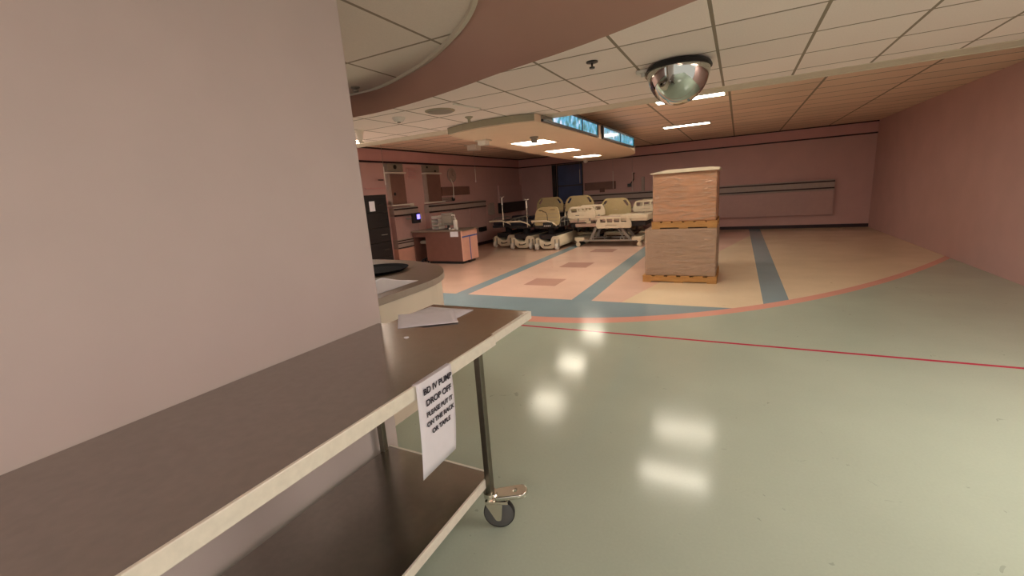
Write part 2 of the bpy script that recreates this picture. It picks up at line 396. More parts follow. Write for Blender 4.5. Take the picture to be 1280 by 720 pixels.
obj('canopy_housing', prism(BM(), up, HL-.005, 2.74), M['canopy'], can, world=True)
obj('canopy_neck', prism(BM(), [(-3.5, YE+.02), (-2.7, YE+.02), (-2.7, 11.6), (-3.5, 11.6)], 2.74, HH), M['canopy'], can, world=True)
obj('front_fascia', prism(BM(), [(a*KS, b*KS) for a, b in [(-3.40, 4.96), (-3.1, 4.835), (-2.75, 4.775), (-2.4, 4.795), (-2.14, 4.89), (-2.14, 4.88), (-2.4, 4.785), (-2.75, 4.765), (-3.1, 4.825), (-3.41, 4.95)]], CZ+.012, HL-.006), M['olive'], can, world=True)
for (cx, cy) in ((-3.22, 7.28), (-3.45, 9.35), (-3.65, 11.75)):
    fr = obj('light_panel', joinbm([box(cx-.34, cx+.34, cy-.34, cy-.31, CZ-.012, CZ), box(cx-.34, cx+.34, cy+.31, cy+.34, CZ-.012, CZ), box(cx-.34, cx-.31, cy-.31, cy+.31, CZ-.012, CZ), box(cx+.31, cx+.34, cy-.31, cy+.31, CZ-.012, CZ)]), M['canopy'], can, world=True)
    obj('diffuser', box(cx-.31, cx+.31, cy-.31, cy+.31, CZ-.006, CZ), M['diff'], fr, world=False).location = (-3.0*0, 0, 0)
    fr.children[0].data.transform(wm(can).inverted())
for j, (y0, y1, lab) in enumerate(((5.35, 7.85, 'near pair of glowing cyan wall screens along the side of the ceiling canopy'), (8.15, 10.85, 'far pair of glowing cyan wall screens along the side of the ceiling canopy'))):
    X = -2.253
    t = thing('display_screen', lab, 'screen', (X, (y0+y1)/2, CZ+.02), 0, 'screens along the canopy')
    zt = 2.745
    ym = (y0+y1)/2 + (.35 if j == 0 else 0)
    def fb(a, b, c, d): return box(X-.01, X+.035, a, b, c, d)
    b0 = CZ+.012
    if j == 0:
        obj('screen_frame', joinbm([fb(y0, y1, b0, b0+.03), fb(YE+.01, y1, zt-.03, zt), fb(y1-.06, y1, b0+.03, zt-.03), fb(ym-.01, ym+.01, b0+.03, zt-.03)]), M['blackp'], t, world=True)
        obj('screen', box(X-.005, X+.02, YE+.015, ym-.012, b0+.031, zt-.031), M['screen'], t, world=True)
        obj('screen', box(X-.005, X+.02, ym+.012, y1-.061, b0+.031, zt-.031), M['screen'], t, world=True)
        obj('blank_screen', box(X-.005, X+.02, y0, YE+.0, b0+.031, HL-.012), M['grey'], t, world=True)
    else:
        obj('screen_frame', joinbm([fb(y0, y1, b0, b0+.03), fb(y0, y1, zt-.03, zt), fb(y0, y0+.06, b0+.03, zt-.03), fb(y1-.06, y1, b0+.03, zt-.03), fb(ym-.01, ym+.01, b0+.03, zt-.03)]), M['blackp'], t, world=True)
        obj('screen', box(X-.005, X+.02, y0+.061, ym-.012, b0+.031, zt-.031), M['screen'], t, world=True)
        obj('screen', box(X-.005, X+.02, ym+.012, y1-.061, b0+.031, zt-.031), M['screen'], t, world=True)

# ceiling strip lights over the right of the ward (seen at the frame's right and mirrored in the floor)
def strip_light(x, y, w, d, z, label):
    t = thing('ceiling_light', label, 'ceiling light', (x, y, z), 0, 'ceiling lights')
    obj('frame', joinbm([box(-w/2-.03, w/2+.03, -d/2-.03, -d/2, -.02, 0), box(-w/2-.03, w/2+.03, d/2, d/2+.03, -.02, 0), box(-w/2-.03, -w/2, -d/2, d/2, -.02, 0), box(w/2, w/2+.03, -d/2, d/2, -.02, 0)]), M['tilew'], t)
    obj('diffuser', box(-w/2, w/2, -d/2, d/2, -.014, 0), M['strip'], t)
strip_light(-.75, 7.9, 1.0, .3, HH, 'lit ceiling strip just below the mirror dome, nearer of the two strips in view')
strip_light(-1.15, 11.5, 1.0, .3, HH, 'small lit ceiling strip farther back, beyond the strip below the mirror dome')
strip_light(-.75, 6.45, 1.0, .3, HH, 'lit ceiling strip directly behind the mirror dome')

# ------------------------------------------------------------------ ceiling fittings
def fitting(name, label, cat, px, py, z, prof, m, sub=None):
    p = onz(px, py, z); t = thing(name, label, cat, p)
    obj('body', lathe(BM(), prof, 24), m, t, smooth=True)
    if sub: obj(sub[0], lathe(BM(), sub[1], 20), sub[2], t, smooth=True)
    return t
fitting('ceiling_speaker', 'flat round grey speaker grille in the low tile ceiling below the pink bulkhead', 'speaker', 550, 138.5, HL, [(0, -.012), (.15, -.012), (.165, -.006), (.168, 0)], M['olive'], ('grille', [(0, -.016), (.14, -.016), (.14, -.010)], M['grey']))
fitting('smoke_detector', 'small white smoke detector on the low tile ceiling, left of the round speaker grille', 'smoke detector', 498, 147, HL, [(0, -.05), (.045, -.05), (.06, -.03), (.075, -.012), (.075, 0)], M['white'], ('sensor', [(0, -.06), (.02, -.06), (.02, -.05)], M['grey']))
fitting('sprinkler', 'dark sprinkler head in the tile ceiling between pink bulkhead and mirror dome', 'sprinkler', 740, 77, HL, [(0, -.05), (.02, -.05), (.022, -.04), (.008, -.035), (.008, -.012), (.045, -.008), (.045, 0)], M['blackp'])
fitting('sprinkler', 'tan sprinkler head in the tile ceiling above the canopy front', 'sprinkler', 586, 146, HL, [(0, -.07), (.015, -.07), (.018, -.03), (.05, -.006), (.05, 0)], M['olive'])
fitting('sprinkler', 'dark sprinkler head in the raised ceiling at the white wall end', 'sprinkler', 444, 109, HH, [(0, -.05), (.03, -.05), (.035, -.03), (.01, -.02), (.05, -.008), (.05, 0)], M['grey'])
fitting('recessed_speaker', 'cream cone fitting under the low ceiling right beside the white wall end', 'ceiling fitting', 449, 163, HL, [(0, -.16), (.02, -.16), (.05, -.02), (.06, 0)], M['cream'])
fitting('canopy_camera', 'small grey box fixture beside the nearest lit panel of the canopy', 'ceiling fitting', 667.5, 171, CZ, [(0, -.09), (.05, -.09), (.05, -.02), (.07, -.02), (.07, 0)], M['grey'])
fitting('canopy_bulb', 'tiny white lamp under the far tip of the canopy', 'ceiling fitting', 732, 199.5, CZ, [(0, -.10), (.04, -.09), (.07, -.05), (.07, 0)], M['white'])
# slipped tile edge (white T-bar)
p, q = onz(567, 130, HL-.006), onz(600, 135.8, HL-.006)
tag(obj('ceiling_tile_bar', rectbar(BM(), p, q, .03, .01), M['white']), 'bare white metal bar of a slipped tile near the speaker grille', 'ceiling bar')

# mirror dome
t = thing('dome_mirror', 'silver convex mirror dome hanging from the tile ceiling at the right', 'mirror', onz(848, 79, HL))
R0 = .245
prof = [(R0*math.cos(a), -.05-R0*1.12*math.sin(a)) for a in [i*PI/2/10 for i in range(11)]]; prof[-1] = (0, -.05-R0*1.12)
obj('dome', lathe(BM(), prof, 40), M['mirror'], t, smooth=True)
obj('rim', lathe(BM(), [(R0, -.05), (R0+.012, -.055), (R0+.012, -.045), (R0, -.02), (R0-.03, 0), (0, 0)], 40), M['blackp'], t, smooth=True)
obj('bracket', joinbm([box(-R0-.09, -R0+.03, -.03, .03, -.03, -.004), box(-R0-.05, -R0-.02, -.02, .02, -.06, -.03)]), M['white'], t)

# hanging rods with tips
def rod(px, y0, y1, plane, lab, top=None, r=.009):
    a = plane(px[0], y0); b = plane(px[1], y1); zt = HH if top is None else top
    t = thing('hanging_rod', lab, 'rod', (b.x, b.y, b.z), 0, 'infusion rods hanging from the ceiling')
    obj('pole', tube(BM(), [(0, 0, 0), (0, 0, zt-b.z)], .004, 8), M['bedgrey'], t)
    obj('grip', tube(BM(), [(0, 0, -.02), (0, 0, (zt-b.z)*.42)], r, 8), M['white'], t, smooth=True)
rod((476, 482), 190, 230, lambda x, y: onx(x, y, W+.7), 'thin white rod hanging in front of the left wall above the black cabinet')
rod((594, 595), 196, 227, lambda x, y: onx(x, y, W+.8), 'thin white rod hanging below the small white ceiling box')
rod((725, 725), 205, 228, lambda x, y: ony(x, y, 15.3), 'pale rod hanging in front of the blue window edge')
rod((766, 766.5), 210, 235, lambda x, y: ony(x, y, 15.3), 'pale rod hanging before the back wall, midway between window and stacked cartons')
rod((790, 790.5), 215, 238, lambda x, y: ony(x, y, 15.5), 'white rod hanging before the back wall, near a dark bracket')
# ceiling-track boxes
for (px, py, s, z, lab) in ((592, 187, .13, HH, 'small white box under the far ceiling, with a rod hanging below it'), (598, 177, .07, CZ+.0, 'small cream fixture at the left edge of the canopy'), ):
    p = onz(px, py-6, z) if z > CZ else onz(px+6, py-2, z)
    t = thing('ceiling_box', lab, 'ceiling box', p)
    obj('housing', box(-s, s, -s, s, -.14 if s > .1 else -.08, 0), M['white'], t, bevel=.01)
    obj('flange', box(-s*1.5, s*1.5, -s*1.2, s*1.2, -.02, -.001), M['tilew'], t)

# ------------------------------------------------------------------ convenience: rectangle on left wall / back wall from photo corners
def wl(px0, py0, px1, py1, d0, d1, X=W):
    a, b = onx(px0, py0, X), onx(px1, py1, X)
    return (X+d0, X+d1, min(a.y, b.y), max(a.y, b.y), min(a.z, b.z), max(a.z, b.z))
def wb(px0, py0, px1, py1, d0, d1, Y=YB):
    a, b = ony(px0, py0, Y), ony(px1, py1, Y)
    return (min(a.x, b.x), max(a.x, b.x), Y-d1, Y-d0, min(a.z, b.z), max(a.z, b.z))

# ---- headwall columns on the left wall
def headwall(px, lab, uy, holes):
    a = onx(px[0], uy[0], W); b = onx(px[1], uy[1], W)
    y0, y1 = a.y, b.y
    t = thing('headwall_column', lab, 'wall unit', (W, (y0+y1)/2, 1.5), 0, 'headwall columns on the left wall')
    obj('upper_box', box(W, W+.12, y0, y1, 2.39, 2.62-.04), M['grey'], t, world=True, bevel=.006)
    obj('shelf', box(W, W+.16, y0-.02, y1+.05, 2.34, 2.375), M['white'], t, world=True)
    obj('brown_panel', box(W, W+.06, y0+.10, y1+.08, 1.58, 2.335), M['brownp'], t, world=True)
    obj('side_rail', box(W, W+.09, y0, y0+.08, 1.58, 2.335), M['greyrail'], t, world=True)
    obj('sill', box(W, W+.14, y0-.03, y1+.14, 1.54, 1.575), M['white'], t, world=True)
    for hy, hz, r in holes:
        o = obj('outlet', lathe(BM(), [(0, .02), (r*.6, .02), (r, .012), (r, 0)], 16, Matrix.Translation((W+(.12 if hz > 2.3 else .06), y0+hy, hz)) @ Matrix.Rotation(PI/2, 4, 'Y')), M['blackp'], t, world=True)
headwall((480, 499.5), 'grey and brown wall column right of the black cabinet, round dark outlet in its top box', (214, 214), [(.27, 2.50, .055), (.22, 1.84, .04)])
headwall((527, 545), 'grey and brown wall column left of the wall clock', (215, 215), [(.10, 2.52, .03), (.45, 2.42, .03)])
# louvred vent
a = wl(507, 210, 520, 224, 0, .02); t = thing('wall_vent', 'pink louvred vent high on the left wall between the two wall columns', 'vent', (W, (a[2]+a[3])/2, a[4]))
obj('plate', box(*a), M['pink'], t, world=True)
for i in range(6):
    z = a[4]+.02+(a[5]-a[4]-.04)*i/5
    obj('louvre', box(W+.02, W+.04, a[2]+.03, a[3]-.03, z-.012, z+.008), M['pinkband'], t, world=True)
a = wl(552, 247, 565.5, 251.5, 0, .02); t = thing('wall_vent', 'small brown slotted vent low beneath the wall clock', 'vent', (W, (a[2]+a[3])/2, a[4]))
obj('plate', box(*a), M['greyrail'], t, world=True)
for i in range(3):
    z = a[4]+.02+(a[5]-a[4]-.04)*i/2
    obj('louvre', box(W+.02, W+.03, a[2]+.03, a[3]-.03, z-.01, z+.01), M['brownp'], t, world=True)
# clock
p = onx(564, 219, W); t = thing('wall_clock', 'round pale wall clock on the left wall', 'clock', p)
RY = Matrix.Rotation(PI/2, 4, 'Y')
obj('case', lathe(BM(), [(.13, 0), (.21, 0), (.215, .03), (.19, .05), (.18, .03)], 32, RY), M['greyrail'], t, smooth=True)
obj('face', lathe(BM(), [(0, .028), (.185, .028)], 32, RY), M['clockface'], t)
obj('hand', joinbm([rectbar(BM(), (.032, 0, 0), (.032, .02, .13), .008, .004), rectbar(BM(), (.034, 0, 0), (.034, .08, -.03), .01, .004)]), M['ink'], t)
# suction canister rail under clock
a, b = onx(565, 223, W+.1), onx(568, 248, W+.1)
t = thing('wall_tube', 'white tube running down from the wall clock to a dark gauge', 'tube', (W, b.y, b.z))
obj('tube', tube(BM(), [(W+.05, a.y, a.z), (W+.1, a.y+.03, a.z-.2), (W+.08, b.y, b.z)], .014, 8), M['white'], t, world=True)
obj('gauge', lathe(BM(), [(0, .08), (.05, .08), (.06, .06), (.06, 0)], 16, Matrix.Translation((W, b.y+.02, b.z-.02)) @ RY), M['blackp'], t, world=True)
a = wl(550.5, 234, 586, 243, 0, .05)
tag(obj('wall_rail_panel', box(*a), M['brownp'], bevel=.01), 'long brown padded panel on the left wall beneath the wall clock', 'wall panel')
tag(obj('wall_switch', box(*wl(512.5, 254, 517.5, 260, 0, .02)), M['white'], bevel=.004), 'pale switch plate between the two wall columns', 'switch')
tag(obj('glove_bracket', joinbm([tube(BM(), [onx(473, 225, W), onx(473, 225, W+.15), onx(479, 225, W+.15), onx(479, 225, W)], .012)]), M['blackp']), 'thin dark wire bracket on the left wall above the black cabinet', 'bracket')
tag(obj('bumper_rail', box(W, W+.03, onx(456, 236, W).y, onx(480, 236, W).y, 1.98, 2.01), M['pinkband']), 'thin rail on the left wall just above the black cabinet', 'rail')

# ---- cabinets with service rails on the left wall
def service_cabinet(px0, px1, top0, name_label, full, seams):
    y0, y1 = onx(px0, 258, W).y, onx(px1, 256, W).y
    zt = 1.50
    t = thing('service_cabinet', name_label, 'cabinet', (W, (y0+y1)/2, 0 if full else .55), 0, 'service cabinets on the left wall')
    obj('rail_band', box(W, W+.16, y0, y1, zt-.22, zt), M['greyrail'], t, world=True, bevel=.006)
    for dz in (.045, .20):
        obj('dark_strip', box(W+.16, W+.172, y0, y1, zt-dz-.018, zt-dz+.018), M['stripe'], t, world=True)
    zb = .70 if full else .62
    n = seams; wd = (y1-y0)/n
    for i in range(n):
        d = obj('door', box(W, W+.15, y0+i*wd+.008, y0+(i+1)*wd-.008, zb, zt-.225), M['cabpink'], t, world=True, bevel=.005)
        obj('handle', box(W+.15, W+.165, y0+i*wd+.05, y0+i*wd+.16, zt-.30, zt-.285), M['greyrail'], d, world=True)
    if full:
        obj('rail_band', box(W, W+.16, y0, y1, zb-.24, zb-.005), M['greyrail'], t, world=True)
        for dz in (.04, .10, .22):
            obj('dark_strip', box(W+.16, W+.172, y0, y1, zb-dz-.012, zb-dz+.012), M['stripe'], t, world=True)
        obj('lower_panel', box(W, W+.15, y0, y1, 0, zb-.245), M['deskend'], t, world=True)
    else:
        obj('under_box', box(W, W+.12, y1-.35, y1, zb-.16, zb-.005), M['black'], t, world=True)
service_cabinet(485.5, 516, 0, 'tall pink cabinet with grey service rails right of the black cabinet', True, 1)
service_cabinet(530, 602.5, 0, 'long pink wall cabinet with grey service rail behind the desk', False, 3)

# ---- black filing cabinet at left
XFc = W+.55
a = onx(457, 243, XFc); b = onx(483, 243, XFc)
y0, y1 = a.y-.45, b.y; zt = b.z
t = thing('filing_cabinet', 'tall black drawer cabinet against the left wall beside the white wall end', 'cabinet', (W+.28, (y0+y1)/2, 0))
obj('body', box(W+.005, XFc-.02, y0, y1, 0, zt), M['black'], t, world=True, bevel=.008)
nd = 5
for i in range(nd):
    z0 = .08+(zt-.12)*i/nd; z1 = .08+(zt-.12)*(i+1)/nd-.02
    d = obj('drawer', box(XFc-.02, XFc, y0+.03, y1-.03, z0, z1), M['blackp'], t, world=True, bevel=.006)
    obj('handle', tube(BM(), [(XFc+.0, y1-.32, (z0+z1)/2), (XFc+.03, y1-.31, (z0+z1)/2), (XFc+.03, y1-.16, (z0+z1)/2), (XFc, y1-.15, (z0+z1)/2)], .008), M['bedgrey'] if i == 2 else M['blackp'], d, world=True)
a = onx(461, 252, XFc+.004); b = onx(469.5, 264, XFc+.004)
tag(obj('paper_notice', box(XFc+.001, XFc+.004, a.y, b.y, b.z, a.z), M['paper']), 'blank white notice taped to the black drawer cabinet', 'paper')

# ---- desk
DZ = .86
P0 = V((-6.08, 9.0, 0))
t = thing('desk', 'reddish brown desk with peach end panel and blue tape standing out from the left wall', 'desk', (-6.9, 9.3, 0))
x0, x1, y0, y1 = W+.18, -6.06, 8.98, 9.72
obj('desktop', prism(BM(), rounded([(W+.18, y0-.06), (x1+.04, y0-.03), (x1+.04, y1), (W+.18, y1)], .03), DZ-.035, DZ), M['top'], t, world=True)
obj('front_panel', box(x0+.42, x1-.03, y0, y0+.03, .07, DZ-.04), M['desk'], t, world=True)
obj('apron', box(x0, x0+.42, y0, y0+.03, DZ-.16, DZ-.04), M['desk'], t, world=True)
obj('end_panel', box(x1-.03, x1, y0, y1-.03, .07, DZ-.04), M['deskend'], t, world=True)
obj('inner_panel', box(x0+.42, x0+.45, y0+.03, y1-.03, .07, DZ-.04), M['desk'], t, world=True)
obj('wall_side_panel', box(x0, x0+.03, y0+.03, y1-.03, 0, DZ-.04), M['desk'], t, world=True)
obj('plinth', box(x0+.46, x1-.06, y0+.04, y1-.1, 0.0, .07), M['black'], t, world=True)
obj('blue_tape_band', box(x1, x1+.004, y0-.002, y1-.03, DZ-.20, DZ-.165), M['bluetape'], t, world=True)
obj('blue_tape_strip', box(x1, x1+.004, y0+.33, y0+.36, .07, DZ-.20), M['bluetape'], t, world=True)
obj('foot', box(x1-.09, x1-.01, y0+.28, y0+.36, 0, .068), M['blackp'], t, world=True)
a, b = ony(562.5, 289.5, y0), ony(573, 296, y0)
tag(obj('paper_notice', box(a.x, b.x, y0-.004, y0-.0005, b.z, a.z), M['paper']), 'small pale notice stuck to the brown front of the desk', 'paper')
def at_desk(px): return ony(px, 285, y0+.30).x
# monitor on desk
x = ony(560, 275, 9.35).x; t = thing('monitor', 'grey computer monitor seen from behind on the desk', 'monitor', (x, 9.35, DZ), .25)
obj('casing', box(-.17, .17, -.03, .03, .1, .42), M['grey'], t, bevel=.015)
obj('rear_hump', box(-.13, .13, -.07, -.03, .14, .36), M['grey'], t, bevel=.02)
obj('stand', joinbm([box(-.03, .03, -.02, .02, .012, .12), box(-.12, .12, -.09, .09, 0, .012)]), M['blackp'], t)
# stacked trays
x = ony(548, 280, 9.3).x; t = thing('letter_tray', 'tall white stacked letter tray on the desk, left of the monitor', 'tray', (x, 9.3, DZ))
for i in range(4):
    obj('tray', joinbm([box(-.1, .1, -.14, .14, .02+i*.09, .03+i*.09), box(-.1, -.092, -.14, .14, .03+i*.09, .085+i*.09), box(.092, .1, -.14, .14, .03+i*.09, .085+i*.09), box(-.1, .1, .13, .14, .03+i*.09, .085+i*.09)]), M['white'], t)
for a in (-.105, .095):
    for b in (-.14, .13): obj('corner_post', box(a, a+.01, b, b+.01, 0, .38), M['greyrail'], t)
# pump bottle
x = ony(569, 275, 9.2).x; t = thing('sanitizer_bottle', 'white pump bottle on the desk right beside the monitor', 'bottle', (x, 9.2, DZ))
obj('bottle', lathe(BM(), [(0, 0), (.05, 0), (.055, .01), (.055, .2), (.045, .235), (.018, .25), (.018, .27), (0, .27)], 20), M['white'], t, smooth=True)
obj('pump', joinbm([tube(BM(), [(0, 0, .27), (0, 0, .36)], .009), tube(BM(), [(.0, 0, .36), (-.09, 0, .365), (-.10, 0, .35)], .014), lathe(BM(), [(0, .265), (.024, .265), (.024, .295), (0, .295)], 14)]), M['white'], t, smooth=True)
for i, (px, w, h, lab) in enumerate(((562, .03, .05, 'leftmost little white cup on the desk front edge'), (566, .05, .03, 'low white dish lying between the little cups on the desk'), (571.5, .03, .05, 'rightmost little white cup on the desk near the peach end'))):
    x = ony(px, 284, 9.06).x; t = thing('small_cup', lab, 'cup', (x, 9.06, DZ))
    obj('cup', lathe(BM(), [(0, 0), (w*.8, 0), (w, h), (w*.9, h), (w*.7, .006), (0, .006)], 16), M['white'], t, smooth=True)
# glowing device + bracket at desk wall side
p = onx(520, 272, W+.45)
t = thing('vital_signs_monitor', 'small black monitor with glowing violet screen at the left end of the desk', 'monitor', (p.x, p.y, DZ if False else p.z-.14))
obj('casing', box(-.05, .05, -.13, .13, 0, .26), M['blackp'], t, bevel=.012)
obj('screen', box(.0505, .054, -.02, .10, .10, .22), M['bluescr'], t, bevel=.002)
obj('wall_arm', joinbm([box(-.295, -.05, -.03, .03, .1, .15)]), M['bedgrey'], t)
obj('side_grip', box(-.02, .03, .14, .19, .02, .24), M['white'], t, bevel=.01)
# stool in the kneehole
t = thing('stool', 'grey wheeled stool under the left end of the desk', 'stool', (W+.40, 9.28, 0))
obj('seat', lathe(BM(), [(0, .50), (.16, .50), (.18, .52), (.18, .56), (.15, .585), (0, .59)], 24), M['grey'], t, smooth=True)
obj('column', tube(BM(), [(0, 0, .1), (0, 0, .50)], .025, 10), M['blackp'], t)
for i in range(5):
    a = i*2*PI/5+.3; c, s = .75*math.cos(a), .75*math.sin(a)
    lg = obj('leg', rectbar(BM(), (0, 0, .11), (.24*c, .24*s, .07), .03, .03), M['blackp'], t)
    obj('caster', lathe(BM(), [(0, -.02), (.03, -.02), (.03, .02), (0, .02)], 12, Matrix.Translation((.24*c, .24*s, .03)) @ Matrix.Rotation(a, 4, 'Z') @ Matrix.Rotation(PI/2, 4, 'X')), M['blackrub'], lg)

# ------------------------------------------------------------------ back wall: blue window, rails
a = wb(697.5, 210.5, 729, 253, 0, .02)
wx0, wx1, wz0, wz1 = a[0], a[1], 1.15, ZS-.03
w = struct('window_1', joinbm([box(wx0-.22, wx0-.08, YB-.10, YB-.001, wz0-.2, wz1), box(wx0-.04, wx1+.02, YB-.06, YB-.031, wz1-.04, wz1), box(wx0-.04, wx1+.02, YB-.06, YB-.031, wz0-.04, wz0), box(wx1, wx1+.03, YB-.06, YB-.031, wz0, wz1-.04), box(wx0-.04, wx0, YB-.06, YB-.031, wz0, wz1-.04)]), M['blackp'])
pn = obj('window_pane', box(wx0, wx1, YB-.045, YB-.035, wz0, wz1-.04), M['blueglass'], w); pn['kind'] = 'structure'
pn = obj('window_sash', box(wx0, wx1, YB-.06, YB-.046, 1.78, 1.82), M['navy'], w); pn['kind'] = 'structure'
def lbx(n, lab, cat, m, *a, **k): return tag(obj(n, box(*a), M[m], **k), lab, cat)
lbx('wall_rail_panel', 'long dark brown panel on the back wall right of the blue window', 'wall panel', 'brownp', *wb(731, 229, 770, 236, 0, .05), bevel=.01)
lbx('wall_box', 'small dark box below the brown panel on the back wall', 'wall box', 'desk', *wb(750, 235.5, 756, 240, 0, .06), bevel=.01)
lbx('wall_light_bar', 'pale vertical bar on the back wall beside the stacked cartons', 'wall light', 'greyrail', *wb(802, 221, 806, 240, 0, .05), bevel=.01)
a = wb(796, 216, 793, 232, 0, .1)
tag(obj('wall_bracket', joinbm([tube(BM(), [(a[0], YB, a[5]), (a[0], YB-.12, a[5]), (a[0], YB-.12, (a[4]+a[5])/2), (a[0]-.15, YB-.15, a[4])], .02), box(a[0]-.2, a[0]-.08, YB-.2, YB-.1, a[4]-.03, a[4]+.08)]), M['blackp']), 'dark jointed wall bracket on the back wall beside a white rod', 'bracket')
x0 = wx1+.08
t = thing('service_rail', 'long grey service rail with dark strips along the back wall behind the beds', 'wall rail', (0, YB, 1.2))
obj('rail_band', box(x0, 2.5, YB-.14, YB-.001, 1.12, 1.42), M['greyrail'], t, world=True)
for z in (1.37, 1.18): obj('dark_strip', box(x0, 2.5, YB-.152, YB-.14, z-.02, z+.02), M['stripe'], t, world=True)
obj('lower_panel', box(x0, 2.5, YB-.12, YB-.001, .4, 1.115), M['cabpink'], t, world=True)
# fixtures on left wall near corner
lbx('wall_box', 'pale box on the left wall above the leftmost stretcher', 'wall box', 'greyrail', *wl(609, 254, 616, 268, 0, .1), bevel=.01)
lbx('wall_cabinet', 'low pink hanging cupboard on the left wall behind the stretchers', 'cabinet', 'pink', *wl(621, 232, 652, 251, 0, .08), bevel=.01)
lbx('dark_alcove_box', 'black box standing for a dark alcove on the left wall behind the leftmost stretcher', 'shelf', 'black', *wl(622, 254, 655, 262, 0, .2), bevel=.01)  # plain black box in place of a dark alcove

# ------------------------------------------------------------------ hospital beds
def wheel_bm(x, y, z, r, w, axis='Y'):
    m = Matrix.Translation((x, y, z)) @ (Matrix.Rotation(PI/2, 4, 'X') if axis == 'Y' else Matrix.Rotation(PI/2, 4, 'Y'))
    return lathe(BM(), [(0, -w/2), (r*.8, -w/2), (r, -w/3), (r, w/3), (r*.8, w/2), (0, w/2)], 20, m)
def rail_plate(L, H, mtx, slots=3):
    out = rounded([(0, 0), (L, 0), (L*1.0, H*.55), (L*.9, H), (L*.08, H), (-.02, H*.5)], [.05, .05, .1, .1, .1, .1])
    holes = []
    sl = (L*.8)/slots
    for i in range(slots):
        a = L*.10+i*sl
        holes.append(rounded([(a, H*.50), (a, H*.86), (a+sl*.86, H*.86), (a+sl*.86, H*.50)], .03, 3)[::-1])
    holes.append(rounded([(L*.25, H*.2), (L*.25, H*.3), (L*.6, H*.3), (L*.6, H*.2)], .02, 3)[::-1])
    return plate(out, holes, .045, mtx, .008)
def board(Wd, H, mtx):
    out = rounded([(-Wd/2, 0), (Wd/2, 0), (Wd/2, H*.62), (Wd*.34, H), (-Wd*.34, H), (-Wd/2, H*.62)], [.04, .04, .1, .08, .08, .1])
    holes = []
    for s in (-1, 1):
        h = [(s*Wd*.45, H*.56), (s*Wd*.34, H*.90), (s*Wd*.25, H*.86), (s*Wd*.37, H*.50)]
        holes.append(rounded(h, .02, 3))
    holes.append(rounded([(-.07, H*.32), (.07, H*.32), (.07, H*.37), (-.07, H*.37)], .015, 3))
    return plate(out, holes, .045, mtx, .008)
